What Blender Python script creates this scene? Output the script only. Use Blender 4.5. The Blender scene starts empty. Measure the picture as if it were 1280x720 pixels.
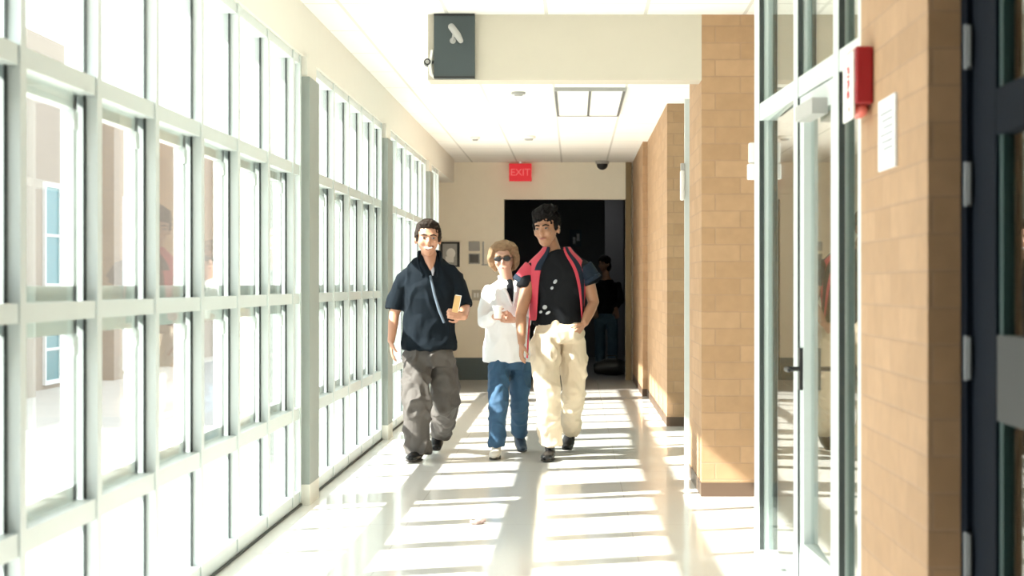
import bpy, bmesh, math, random
from mathutils import Vector, Matrix, Euler, noise
random.seed(4)
C = bpy.context.scene.collection
F = 2400.0; VX = 718.0; VY = 355.0; EYE = 1.29

def J(px, py, Y):
    """point in metres at depth Y for a photo pixel (used to take measurements)"""
    return Vector(((px - VX) * Y / F, Y, EYE - (py - VY) * Y / F))

# ------------------------------------------------------------------ materials
def nt(name):
    m = bpy.data.materials.new(name); m.use_nodes = True
    return m, m.node_tree.nodes, m.node_tree.links, m.node_tree.nodes['Principled BSDF']

def plain(name, col, rough=0.6, metal=0.0, vary=0.06, scale=8.0, bump=0.0, bscale=60.0, spec=0.5, emit=None, estr=1.0):
    m, N, L, P = nt(name)
    tc = N.new('ShaderNodeTexCoord')
    nz = N.new('ShaderNodeTexNoise'); nz.inputs['Scale'].default_value = scale; nz.inputs['Detail'].default_value = 4
    L.new(tc.outputs['Object'], nz.inputs['Vector'])
    mr = N.new('ShaderNodeMapRange'); mr.inputs['To Min'].default_value = 1 - vary; mr.inputs['To Max'].default_value = 1 + vary
    L.new(nz.outputs['Fac'], mr.inputs['Value'])
    mx = N.new('ShaderNodeVectorMath'); mx.operation = 'SCALE'
    mx.inputs[0].default_value = col[:3]; L.new(mr.outputs['Result'], mx.inputs['Scale'])
    L.new(mx.outputs['Vector'], P.inputs['Base Color'])
    P.inputs['Roughness'].default_value = rough; P.inputs['Metallic'].default_value = metal
    P.inputs['Specular IOR Level'].default_value = spec
    if bump:
        n2 = N.new('ShaderNodeTexNoise'); n2.inputs['Scale'].default_value = bscale
        L.new(tc.outputs['Object'], n2.inputs['Vector'])
        b = N.new('ShaderNodeBump'); b.inputs['Strength'].default_value = bump; b.inputs['Distance'].default_value = 0.01
        L.new(n2.outputs['Fac'], b.inputs['Height']); L.new(b.outputs['Normal'], P.inputs['Normal'])
    if emit:
        P.inputs['Emission Color'].default_value = (*emit, 1); P.inputs['Emission Strength'].default_value = estr
    return m

def glass(name, tint=(0.97, 0.99, 0.98), rough=0.0, k=.96):
    m, N, L, P = nt(name)
    N.remove(P)
    out = [n for n in N if n.type == 'OUTPUT_MATERIAL'][0]
    tr = N.new('ShaderNodeBsdfTransparent'); tr.inputs['Color'].default_value = (*tint, 1)
    gl = N.new('ShaderNodeBsdfGlossy'); gl.inputs['Roughness'].default_value = rough
    lw = N.new('ShaderNodeLayerWeight'); lw.inputs['Blend'].default_value = .5
    pw = N.new('ShaderNodeMath'); pw.operation = 'POWER'; L.new(lw.outputs['Facing'], pw.inputs[0]); pw.inputs[1].default_value = 5.0
    fr = N.new('ShaderNodeMath'); fr.operation = 'MULTIPLY_ADD'; L.new(pw.outputs[0], fr.inputs[0]); fr.inputs[1].default_value = k; fr.inputs[2].default_value = .04
    mx = N.new('ShaderNodeMixShader')
    L.new(fr.outputs[0], mx.inputs['Fac']); L.new(tr.outputs[0], mx.inputs[1]); L.new(gl.outputs[0], mx.inputs[2])
    L.new(mx.outputs[0], out.inputs['Surface'])
    return m

def brick_mat(name, c1, c2, mortar):
    m, N, L, P = nt(name)
    geo = N.new('ShaderNodeNewGeometry'); sp = N.new('ShaderNodeSeparateXYZ'); L.new(geo.outputs['Position'], sp.inputs[0])
    ad = N.new('ShaderNodeMath'); ad.operation = 'ADD'; L.new(sp.outputs['X'], ad.inputs[0]); L.new(sp.outputs['Y'], ad.inputs[1])
    cb = N.new('ShaderNodeCombineXYZ'); L.new(ad.outputs[0], cb.inputs['X']); L.new(sp.outputs['Z'], cb.inputs['Y'])
    br = N.new('ShaderNodeTexBrick'); L.new(cb.outputs[0], br.inputs['Vector'])
    br.inputs['Scale'].default_value = 1.0; br.inputs['Brick Width'].default_value = 0.305; br.inputs['Row Height'].default_value = 0.102
    br.inputs['Mortar Size'].default_value = 0.005; br.inputs['Mortar Smooth'].default_value = 0.3
    br.inputs['Color1'].default_value = (*c1, 1); br.inputs['Color2'].default_value = (*c2, 1); br.inputs['Mortar'].default_value = (*mortar, 1)
    nz = N.new('ShaderNodeTexNoise'); nz.inputs['Scale'].default_value = 14; L.new(geo.outputs['Position'], nz.inputs['Vector'])
    mr = N.new('ShaderNodeMapRange'); mr.inputs['To Min'].default_value = .86; mr.inputs['To Max'].default_value = 1.12; L.new(nz.outputs['Fac'], mr.inputs['Value'])
    sc = N.new('ShaderNodeVectorMath'); sc.operation = 'SCALE'; L.new(br.outputs['Color'], sc.inputs[0]); L.new(mr.outputs[0], sc.inputs['Scale'])
    L.new(sc.outputs['Vector'], P.inputs['Base Color'])
    b = N.new('ShaderNodeBump'); b.inputs['Strength'].default_value = .5; b.inputs['Distance'].default_value = .004; b.invert = True
    L.new(br.outputs['Fac'], b.inputs['Height']); L.new(b.outputs['Normal'], P.inputs['Normal'])
    P.inputs['Roughness'].default_value = .75
    return m

def grid_mat(name, base, line, sx, sy, ox, oy, w, rough, vary=.04, speck=0, spec=.5, bump=0):
    """tiles in the horizontal plane with thin joints"""
    m, N, L, P = nt(name)
    geo = N.new('ShaderNodeNewGeometry'); sp = N.new('ShaderNodeSeparateXYZ'); L.new(geo.outputs['Position'], sp.inputs[0])
    def ln(sock, s, o):
        a = N.new('ShaderNodeMath'); a.operation = 'SUBTRACT'; L.new(sock, a.inputs[0]); a.inputs[1].default_value = o
        b = N.new('ShaderNodeMath'); b.operation = 'PINGPONG'; L.new(a.outputs[0], b.inputs[0]); b.inputs[1].default_value = s / 2
        c = N.new('ShaderNodeMath'); c.operation = 'LESS_THAN'; L.new(b.outputs[0], c.inputs[0]); c.inputs[1].default_value = w / 2
        return c.outputs[0]
    mxm = N.new('ShaderNodeMath'); mxm.operation = 'MAXIMUM'
    L.new(ln(sp.outputs['X'], sx, ox), mxm.inputs[0]); L.new(ln(sp.outputs['Y'], sy, oy), mxm.inputs[1])
    nz = N.new('ShaderNodeTexNoise'); nz.inputs['Scale'].default_value = 3 if not speck else speck; nz.inputs['Detail'].default_value = 5
    L.new(geo.outputs['Position'], nz.inputs['Vector'])
    mr = N.new('ShaderNodeMapRange'); mr.inputs['To Min'].default_value = 1 - vary; mr.inputs['To Max'].default_value = 1 + vary; L.new(nz.outputs['Fac'], mr.inputs['Value'])
    sc = N.new('ShaderNodeVectorMath'); sc.operation = 'SCALE'; sc.inputs[0].default_value = base; L.new(mr.outputs[0], sc.inputs['Scale'])
    mix = N.new('ShaderNodeMix'); mix.data_type = 'RGBA'; L.new(mxm.outputs[0], mix.inputs['Factor'])
    L.new(sc.outputs['Vector'], mix.inputs[6]); mix.inputs[7].default_value = (*line, 1)
    L.new(mix.outputs[2], P.inputs['Base Color']); P.inputs['Roughness'].default_value = rough
    P.inputs['Specular IOR Level'].default_value = spec
    return m

M = dict(
    frame=plain('painted aluminium frame', (.58, .64, .64), .38, 0, .03, spec=.5),
    gasket=plain('dark rubber gasket', (.035, .045, .045), .6),
    column=plain('grey painted column', (.27, .30, .28), .55, 0, .04),
    header=plain('cream painted header', (.74, .72, .66), .7, 0, .02),
    bulkhead=plain('beige painted plaster', (.52, .485, .41), .8, 0, .03),
    endwall=plain('cream end wall paint', (.90, .84, .71), .7, 0, .03),
    walldark=plain('dark teal wall base', (.07, .10, .11), .4),
    rubber=plain('brown rubber base', (.09, .055, .035), .45),
    brick=brick_mat('tan brick', (.40, .25, .140), (.345, .21, .112), (.335, .212, .125)),
    ceil=grid_mat('ceiling tiles', (.88, .87, .84), (.62, .61, .58), .6, 1.2, -.17, 16.0, .022, .85, .02),
    floor=grid_mat('polished terrazzo', (.80, .785, .75), (.66, .64, .60), 1.2, 2.9, .30, 10.3, .006, .10, .05, 90, .6),
    glass=glass('window glass', k=.55), glass2=glass('partition glass', (.86, .93, .92)),
    navy=plain('dark navy door paint', (.005, .008, .014), .8, spec=.05),
    steel=plain('brushed hinge steel', (.16, .17, .18), .5, .6),
    darkglassframe=plain('dark teal glazing bead', (.025, .055, .055), .5, spec=.2),
    black=plain('black plastic', (.012, .013, .014), .45),
    screen=plain('dark slate panel', (.045, .062, .068), .5),
    white=plain('white plastic', (.80, .80, .78), .5), grey=plain('grey plastic', (.38, .38, .37), .5),
    red=plain('red enamel', (.30, .004, .010), .45), redtext=plain('red lettering', (.6, .03, .05), .5),
    exitred=plain('exit sign red', (.62, .02, .03), .5, emit=(.9, .03, .05), estr=.35),
    exittext=plain('exit sign letters', (.75, .12, .13), .5, emit=(1, .25, .25), estr=.35),
    paper=plain('paper', (.78, .80, .83), .8), ink=plain('printed ink', (.30, .32, .36), .8),
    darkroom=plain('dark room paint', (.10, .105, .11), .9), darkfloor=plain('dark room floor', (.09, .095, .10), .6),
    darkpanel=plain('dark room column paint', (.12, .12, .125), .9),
    plaza=plain('pale concrete paving', (.55, .52, .48), .9, 0, .08, 1.0),
    facade=plain('beige facade', (.38, .32, .27), .85, 0, .05, .6), teal=plain('teal window glass', (.09, .24, .27), .3),
    whitetrim=plain('white trim', (.8, .8, .8), .6),
)
SKIN = dict(a=(.43, .22, .14), b=(.50, .29, .21), c=(.30, .150, .085), d=(.30, .16, .10))
for k, v in SKIN.items(): M['skin_' + k] = plain('skin ' + k, v, .5, 0, .06, 12)
M.update(
    hair_dark=plain('dark brown hair', (.018, .012, .009), .55, 0, .4, 60, .6, 90, spec=.12), hair_black=plain('black hair', (.006, .005, .005), .8, 0, .4, 60, .6, 90, spec=.12),
    hair_blond=plain('light brown hair', (.24, .155, .09), .7, 0, .45, 45, .6, 90, spec=.12),
    navyshirt=plain('dark navy cotton', (.005, .009, .014), .9, 0, .25, 9, .2, 300, spec=.15), placket=plain('sunlit shirt cotton', (.09, .12, .16), .8),  # placket: sunlight on the shirt front is put into this lighter colour
    lilac=plain('pale undershirt', (.40, .40, .46), .8), trouser=plain('taupe trousers', (.070, .062, .057), .75, 0, .12, 9),
    jean=plain('blue denim', (.022, .07, .14), .8, 0, .45, 7), whitecoat=plain('white cotton', (.74, .74, .76), .8, 0, .04),
    tee=plain('black jersey', (.008, .009, .011), .9, 0, .2, spec=.12), khaki=plain('cream chinos', (.58, .49, .37), .85, 0, .05),
    vestred=plain('red vest fabric', (.42, .030, .055), .65, 0, .15), vestnavy=plain('navy vest fabric', (.010, .018, .032), .85, spec=.2),
    shoeblack=plain('black leather', (.008, .008, .009), .42, spec=.3), shoewhite=plain('off white suede', (.60, .57, .52), .7), shoeblue=plain('dark blue canvas', (.03, .05, .08), .6),
    sole=plain('sole rubber', (.05, .045, .04), .7), lip=plain('lips', (.26, .09, .07), .6), teeth=plain('teeth', (.85, .82, .76), .3),
    eyew=plain('eye', (.17, .14, .13), .4), iris=plain('iris', (.02, .012, .008), .3), print=plain('grey shirt print', (.35, .37, .40), .8),  # eye whites darkened, the shade around the eyes is in the colour
    tan=plain('tan notebook cover', (.58, .38, .17), .6), denimdark=plain('grey blue denim', (.05, .10, .15), .8),  # greyer denim for the figure in the dark room
)

# ------------------------------------------------------------------ helpers
def link(name, me, mat, parent=None, mats=None):
    o = bpy.data.objects.new(name, me); C.objects.link(o)
    for mm in (mats or [mat]): me.materials.append(mm)
    if parent is not None:
        o.parent = parent
        me.transform(Matrix.Translation(-parent_origin(parent)))
    return o

def parent_origin(p):
    v = Vector((0, 0, 0))
    while p is not None:
        v = v + p.location; p = p.parent
    return v

def tag(o, label=None, cat=None, group=None, kind=None):
    if label: o['label'] = label
    if cat: o['category'] = cat
    if group: o['group'] = group
    if kind: o['kind'] = kind
    return o

def empty(name, loc, label=None, cat=None, group=None, kind=None):
    o = bpy.data.objects.new(name, None); C.objects.link(o); o.location = loc; o.empty_display_size = .1
    return tag(o, label, cat, group, kind)

class B:
    def __init__(s): s.bm = bmesh.new()
    def box(s, x0, x1, y0, y1, z0, z1, mi=0):
        x0, x1 = min(x0, x1), max(x0, x1); y0, y1 = min(y0, y1), max(y0, y1); z0, z1 = min(z0, z1), max(z0, z1)
        v = [s.bm.verts.new(p) for p in ((x0,y0,z0),(x1,y0,z0),(x1,y1,z0),(x0,y1,z0),(x0,y0,z1),(x1,y0,z1),(x1,y1,z1),(x0,y1,z1))]
        for f in ((3,2,1,0),(4,5,6,7),(0,1,5,4),(1,2,6,5),(2,3,7,6),(3,0,4,7)):
            s.bm.faces.new([v[i] for i in f]).material_index = mi
        return s
    def prism(s, pts, z0, z1):
        a = [s.bm.verts.new((x, y, z0)) for x, y in pts]; b = [s.bm.verts.new((x, y, z1)) for x, y in pts]
        n = len(pts); s.bm.faces.new(a[::-1]); s.bm.faces.new(b)
        for i in range(n): s.bm.faces.new((a[i], a[(i+1) % n], b[(i+1) % n], b[i]))
        return s
    def tube(s, pts, n=14, caps=True, mi=0):
        """pts: (point, r) or (point, (ra, rb)); closed with rounded ends"""
        P = [Vector(p) for p, r in pts]; R = [r if isinstance(r, tuple) else (r, r) for p, r in pts]
        rings = []
        def frame(t):
            ref = Vector((1, 0, 0)) if abs(t.x) < .85 else Vector((0, 0, 1))
            u = (ref - t * ref.dot(t)).normalized(); return u, t.cross(u)
        def ring(c, t, ra, rb):
            u, v = frame(t)
            return [s.bm.verts.new(c + u * ra * math.cos(2*math.pi*k/n) + v * rb * math.sin(2*math.pi*k/n)) for k in range(n)]
        m = len(P)
        T = []
        for i in range(m):
            a = P[max(0, i-1)]; b = P[min(m-1, i+1)]; T.append((b - a).normalized())
        if caps:
            for q in (.25, .62, .87):
                h = min(R[0]); k = math.sin(math.acos(1-q)) if False else math.sqrt(1-(1-q)**2)
                rings.append(ring(P[0] - T[0] * h * (1-q), T[0], R[0][0]*k, R[0][1]*k))
        for i in range(m): rings.append(ring(P[i], T[i], *R[i]))
        if caps:
            for q in (.87, .62, .25):
                h = min(R[-1]); k = math.sqrt(1-(1-q)**2)
                rings.append(ring(P[-1] + T[-1] * h * (1-q), T[-1], R[-1][0]*k, R[-1][1]*k))
        for a, b in zip(rings, rings[1:]):
            for k in range(n): s.bm.faces.new((a[k], a[(k+1) % n], b[(k+1) % n], b[k])).material_index = mi
        s.bm.faces.new(rings[0][::-1]).material_index = mi; s.bm.faces.new(rings[-1]).material_index = mi
        return s
    def ell(s, c, r, rot=None, seg=20, mi=0):
        mat = Matrix.Translation(Vector(c)) @ (rot.to_4x4() if rot else Matrix.Identity(4)) @ Matrix.Diagonal((*r, 1))
        n0 = len(s.bm.faces)
        bmesh.ops.create_uvsphere(s.bm, u_segments=seg, v_segments=max(8, seg*2//3), radius=1, matrix=mat)
        s.bm.faces.ensure_lookup_table()
        for f in s.bm.faces[n0:]: f.material_index = mi
        return s
    def cyl(s, c, r, h, axis='Z', seg=24, r2=None, mi=0):
        rot = {'Z': Matrix.Identity(4), 'X': Matrix.Rotation(math.pi/2, 4, 'Y'), 'Y': Matrix.Rotation(math.pi/2, 4, 'X')}[axis]
        n0 = len(s.bm.faces)
        bmesh.ops.create_cone(s.bm, cap_ends=True, segments=seg, radius1=r, radius2=r if r2 is None else r2, depth=h, matrix=Matrix.Translation(Vector(c)) @ rot)
        s.bm.faces.ensure_lookup_table()
        for f in s.bm.faces[n0:]: f.material_index = mi
        return s
    def xf(s, mat): bmesh.ops.transform(s.bm, matrix=mat, verts=s.bm.verts); return s
    def build(s, name, mat, parent=None, smooth=False, bevel=0, mats=None):
        bmesh.ops.recalc_face_normals(s.bm, faces=s.bm.faces)
        me = bpy.data.meshes.new(name); s.bm.to_mesh(me); s.bm.free()
        if smooth:
            for p in me.polygons: p.use_smooth = True
        o = link(name, me, mat, parent, mats)
        if bevel:
            md = o.modifiers.new('bevel', 'BEVEL'); md.width = bevel; md.segments = 2; md.limit_method = 'ANGLE'
        return o
    def blob(s, name, mat, parent=None, voxel=.007, smooth=6, disp=0, dscale=6, dvert=1, cut=None):
        """union of everything collected, as one continuous smooth surface"""
        bmesh.ops.recalc_face_normals(s.bm, faces=s.bm.faces)
        me = bpy.data.meshes.new(name + '_raw'); s.bm.to_mesh(me); s.bm.free()
        t = bpy.data.objects.new(name + '_raw', me); C.objects.link(t)
        r = t.modifiers.new('r', 'REMESH'); r.mode = 'VOXEL'; r.voxel_size = voxel
        sm = t.modifiers.new('s', 'SMOOTH'); sm.factor = .5; sm.iterations = smooth
        dg = bpy.context.evaluated_depsgraph_get(); dg.update()
        me2 = bpy.data.meshes.new_from_object(t.evaluated_get(dg)); me2.name = name
        bpy.data.objects.remove(t); bpy.data.meshes.remove(me)
        if disp:
            nr = [v.normal.copy() for v in me2.vertices]
            for v, q in zip(me2.vertices, nr):
                c = v.co; p = Vector((c.x * dscale, c.y * dscale, c.z * dscale * dvert))
                d = (1 - abs(noise.noise(p)) * 2.2) + .5 * noise.noise(p * 2.3 + Vector((5, 3, 1)))
                v.co = c + q * max(-.15, d - .5) * disp
        for p in me2.polygons: p.use_smooth = True
        me2.materials.clear()
        return link(name, me2, mat, parent)

def text_obj(name, body, size, loc, rot, mat, parent, ext=.002):
    cu = bpy.data.curves.new(name, 'FONT'); cu.body = body; cu.size = size; cu.extrude = ext; cu.align_x = 'CENTER'; cu.align_y = 'CENTER'
    t = bpy.data.objects.new(name + '_raw', cu); C.objects.link(t); t.rotation_euler = rot; t.location = loc
    dg = bpy.context.evaluated_depsgraph_get(); dg.update()
    me = bpy.data.meshes.new_from_object(t.evaluated_get(dg)); me.transform(t.matrix_world.copy() if False else Matrix.LocRotScale(Vector(loc), Euler(rot), None))
    bpy.data.objects.remove(t); me.materials.clear()
    return link(name, me, mat, parent)

def st(name, b, mat, parent=None, **k):
    o = b.build(name, mat, parent, **k)
    if parent is None: o['kind'] = 'structure'
    return o

# ------------------------------------------------------------------ the shell
CE = 2.925; REAR = -6.0; YB = 25.8
st('floor', B().box(-1.86, 3.2, REAR - .2, YB, -.2, 0), M['floor'])
st('ceiling', B().box(-1.9, 3.2, REAR - .2, YB + .2, CE, CE + .2), M['ceil'])
st('wall_rear', B().box(-1.9, 3.2, REAR - .2, REAR, 0, CE), M['endwall'])
# end wall with the dark doorway
DX0, DX1, DZ = -.946, .688, 2.43
st('wall_back', B().box(-4.2, DX0, YB, YB + .2, .30, CE).box(DX1, 3.2, YB, YB + .2, 0, CE).box(DX0, DX1, YB, YB + .2, DZ, CE), M['endwall'])
st('baseboard_back', B().box(-4.2, DX0, YB - .01, YB + .2, 0, .30), M['walldark'])
st('trim_1', B().box(DX1, .765, YB - .06, YB, 0, CE - .001), plain('brown corner trim', (.22, .15, .07), .6))
# left opening before the end wall
st('wall_left', B().box(-4.2, -4.0, 22.7, YB, -.2, CE).box(-4.0, -1.86, 22.55, 22.7, -.2, CE), M['endwall'])
st('floor_side', B().box(-4.0, -1.86, 22.7, YB, -.2, 0), M['floor'])
st('ceiling_side', B().box(-4.2, -1.9, 22.5, YB + .2, CE, CE + .2), M['ceil'])
# header above the glazing and capitals over the columns
st('trim_2', B().box(-1.86, -1.58, REAR, 25.2, 2.62, CE), M['header'])
# dark room beyond
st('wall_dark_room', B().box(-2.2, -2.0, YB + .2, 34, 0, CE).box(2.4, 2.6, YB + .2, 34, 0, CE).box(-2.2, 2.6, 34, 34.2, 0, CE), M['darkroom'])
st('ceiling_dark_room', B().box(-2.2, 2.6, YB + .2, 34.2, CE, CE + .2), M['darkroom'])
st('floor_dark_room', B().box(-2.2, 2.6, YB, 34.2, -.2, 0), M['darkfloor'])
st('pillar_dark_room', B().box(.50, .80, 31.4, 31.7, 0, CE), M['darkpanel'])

# window wall: four bays of curtain walling
GX = -1.635; K0 = 5.507; KS = .893
RAILS = [(.02, .085), (.505, .573), (1.176, 1.234), (1.919, 1.98), (2.57, 2.62)]
def mull_y(k): return K0 + KS * k
def bay(idx, y0, y1, ys, label):
    w = empty('window_%d' % idx, (GX, y0, 0)); w['kind'] = 'structure'
    for y in ys: B().box(-1.70, -1.592, y + .010, y + .072, .02, 2.62).build('mullion', M['frame'], w)
    B().box(-1.70, -1.592, y0, y0 + .05, .02, 2.62).build('mullion', M['frame'], w)
    B().box(-1.70, -1.592, y1 - .05, y1, .02, 2.62).build('mullion', M['frame'], w)
    for z0, z1 in RAILS: B().box(-1.69, -1.598, y0, y1, z0, z1).build('rail', M['frame'], w)
    edges = sorted([y0 + .05] + [y for y in ys] + [y1 - .05])
    g = B(); pn = B(); sa = B()
    starts = [y0 + .05] + [y + .072 for y in ys]; ends = [y + .010 for y in ys] + [y1 - .05]
    for (za, zb), ri in zip([(RAILS[i][1], RAILS[i+1][0]) for i in range(4)], range(4)):
        for s, e in zip(starts, ends):
            if e - s < .05: continue
            g.box(GX - .002, GX + .006, e - .014, e, za, zb)
            if ri in (1, 2) and e - s > .5:    # opening casements
                for (a, b_, c, d) in ((s + .012, e - .024, za, za + .05), (s + .012, e - .024, zb - .05, zb), (s + .012, s + .05, za, zb), (e - .075, e - .024, za, zb)):
                    sa.box(GX - .060, GX - .02, a, b_, c, d)
                sa.box(GX - .028, GX - .008, e - .11, e - .05, zb - .12, zb - .06)
    if idx <= 2: sa.build('casement', M['frame'], w)
    g.build('gasket', M['gasket'], w)
    pn.box(GX - .009, GX - .003, y0 + .03, y1 - .03, .05, 2.60).build('pane', M['glass'], w)
    return w
cols = [11.2, 15.9, 20.6]
CD = .42
W0 = 3.6
bay(1, W0, cols[0], [mull_y(k) for k in range(-2, 7)], '')
st('wall_left_blocker', B().box(-1.86, -1.60, REAR, W0, 0, 2.62), M['header'])  # unseen solid wall in place of windows, added to cut light from behind
bay(2, cols[0] + CD, cols[1], [12.69, 13.55, 14.38, 15.21], '')
bay(3, cols[1] + CD, cols[2], [17.17, 18.12, 19.05, 19.95], '')
bay(4, cols[2] + CD, 22.55, [22.0], '')
for i, y in enumerate(cols):
    st('column_%d' % (i + 1), B().box(-1.86, -1.545, y, y + CD, .12, 2.50), M['column'])
    st('column_capital_%d' % (i + 1), B().box(-1.86, -1.56, y + .01, y + CD - .01, 2.50, 2.62), M['header'])
    st('column_plinth_%d' % (i + 1), B().box(-1.86, -1.545, y, y + CD, 0, .12), M['header'])
cb = B(); ys = [W0] + sum([[y, y + CD] for y in cols], []) + [22.55]
for a, b_ in zip(ys[::2], ys[1::2]): cb.box(-1.84, -1.60, a, b_, 0, .02).box(-1.86, -1.81, a, b_, -.2, .05)
st('sill', cb, M['frame'])
st('baseboard_left', B().box(-1.60, -1.588, REAR, 22.5, 0, .010), M['gasket'])

# hanging bulkhead across the ceiling
BY = 11.65
st('beam', B().box(-.888, .772, BY, BY + .25, 2.528, CE), M['bulkhead'])
# right side: brick piers and recesses
P1Y0, P1Y1 = BY, 12.87
def pier(n, x0, x1, y0, y1):
    st('pillar_%d' % n, B().box(x0, x1, y0, y1, .085, CE), M['brick'])
    st('baseboard_pillar_%d' % n, B().box(x0 - .004, x1, y0 - .004, y1 + .004, 0, .085), M['rubber'])
pier(1, .772, 1.9, BY, 12.87)
pier(2, .84, 1.9, 17.4, 22.05)
pier(3, .785, 1.9, 22.06, YB - .06)
pier(4, .97, 1.9, 5.27, 6.5)
# recess behind: a lobby wall, cream rather than brick to brighten it
st('wall_lobby', B().box(1.9, 2.0, 6.5, YB, 0, CE), M['header'])
st('wall_right', B().box(1.9, 3.2, 6.4, 6.5, 0, CE).box(1.07, 1.9, REAR, -1.5, 0, CE)
   .box(1.07, 1.25, -1.5, 5.27, 2.30, CE).box(1.07, 1.25, -1.5, 3.0, 0, 2.3), M['brick'])
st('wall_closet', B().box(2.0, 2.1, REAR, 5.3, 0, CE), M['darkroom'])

# glazed partition beside the near pier (runs very slightly askew), sidelight / door / sidelight
def px(y): return .871 + (8.87 - y) * .042
SF = empty('window_5', (.9, 9.2, 0)); SF['kind'] = 'structure'
def skew_box(y0, y1, z0, z1, dx0, dx1, mat, name, parent=SF):
    return B().prism([(px(y0) + dx0, y0), (px(y0) + dx1, y0), (px(y1) + dx1, y1), (px(y1) + dx0, y1)], z0, z1).build(name, mat, parent)
ZT0, ZT1 = 2.055, 2.135
for y0, y1 in ((9.0, 9.16), (7.86, 7.965), (6.93, 7.035), (6.5, 6.56)):
    skew_box(y0, y1, 0, CE, 0, .06, M['frame'], 'mullion')
skew_box(6.5, 9.16, ZT0, ZT1, .004, .055, M['frame'], 'rail')
skew_box(6.5, 9.16, CE - .05, CE, .004, .055, M['frame'], 'rail')
skew_box(7.965, 9.0, 0, .045, .004, .055, M['frame'], 'rail')
skew_box(6.56, 6.93, 0, .045, .004, .055, M['frame'], 'rail')
for ya, yb in ((7.965, 9.0), (7.035, 7.86), (6.56, 6.93)):
    skew_box(yb - .008, yb, ZT1, CE - .05, .002, .022, M['gasket'], 'gasket')
    if ya != 7.035: skew_box(yb - .008, yb, .045, ZT0, .002, .022, M['gasket'], 'gasket')
    for z0, z1 in ((ZT1, CE - .05), (.045, ZT0)):
        if ya == 7.035 and z0 < 1: continue
        xm = px((ya + yb) / 2) + .022
        B().box(xm, xm + .006, ya, yb, z0, z1).build('pane', M['glass2'], SF)
# its door leaf
D1 = empty('door_1', (px(7.4) + .04, 7.4, 0)); D1['kind'] = 'structure'
for a, b_, z0, z1 in ((7.04, 7.13, .01, 2.05), (7.75, 7.85, .01, 2.05), (7.13, 7.75, .01, .24), (7.13, 7.75, 1.96, 2.05)):
    skew_box(a, b_, z0, z1, .008, .05, M['frame'], 'door_frame', D1)
skew_box(7.85, 7.858, .01, 2.05, .000, .02, M['gasket'], 'gasket', D1)

xm = px(7.45) + .024
B().box(xm, xm + .006, 7.12, 7.76, .23, 1.97).build('pane', M['glass2'], D1)
hy = 7.80; hx = px(hy)
B().box(hx - .004, hx + .012, hy - .03, hy + .03, .86, 1.03).tube([((hx, hy, .945), .010), ((hx - .055, hy, .945), .010), ((hx - .058, hy - .02, .945), .010), ((hx - .058, hy - .13, .945), .009)], 10).build('door_handle', M['black'], D1, smooth=False)
skew_box(7.2, 7.6, 1.93, 1.99, -.05, .01, M['grey'], 'door_closer', D1)
# second glazed partition in the recess between the piers
W6 = empty('window_6', (.83, 14.0, 0)); W6['kind'] = 'structure'
B().box(.805, .86, 14.0, 14.07, 0, 2.64).build('mullion', M['frame'], W6)
B().box(.862, .872, 14.02, 14.05, .03, 2.62).build('gasket', M['gasket'], W6)
for y in (14.95, 15.9, 17.30): B().box(1.20, 1.29, y, y + .07, 0, CE).build('mullion', M['frame'], W6)
for z in (0, 2.1, 2.85): B().box(1.21, 1.28, 13.9, 17.37, z, z + .07).build('rail', M['frame'], W6)
B().box(1.24, 1.246, 14.0, 17.3, .07, 2.85).build('pane', M['glass2'], W6)
B().box(.872, 1.21, 14.0, 14.05, 2.58, 2.64).build('rail', M['frame'], W6)

# near dark door on the right
D2 = empty('door_2', (1.07, 4.5, 0)); D2['kind'] = 'structure'
B().box(1.06, 1.20, 5.19, 5.27, 0, 2.30).box(1.06, 1.20, 3.0, 3.08, 0, 2.30).box(1.06, 1.20, 3.08, 5.19, 2.24, 2.30).build('door_frame', M['navy'], D2)
B().box(1.075, 1.13, 4.90, 5.18, .01, 2.24).box(1.075, 1.13, 3.10, 3.35, .01, 2.24).box(1.075, 1.13, 3.35, 4.90, .01, .25).box(1.075, 1.13, 3.35, 4.90, 2.1, 2.24).box(1.075, 1.13, 3.35, 4.90, 1.67, 1.79).build('door_panel', M['navy'], D2, bevel=.004)
B().box(1.078, 1.13, 3.35, 4.90, .94, 1.16).build('kick_rail', plain('dim grey rail', (.035, .037, .04), .6, spec=.2), D2)
B().box(1.085, 1.115, 4.86, 4.90, .25, .94).box(1.085, 1.115, 4.86, 4.90, 1.16, 1.67).box(1.085, 1.115, 4.86, 4.90, 1.79, 2.1).build('glazing_bead', M['darkglassframe'], D2)
B().box(1.10, 1.106, 3.35, 4.88, .25, 2.1).build('pane', M['glass2'], D2)
for z in (1.93, 1.56, 1.09, .56): B().cyl((1.062, 5.185, z), .011, .12, seg=12).box(1.060, 1.066, 5.15, 5.21, z - .055, z + .055).build('hinge', M['steel'], D2)

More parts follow.
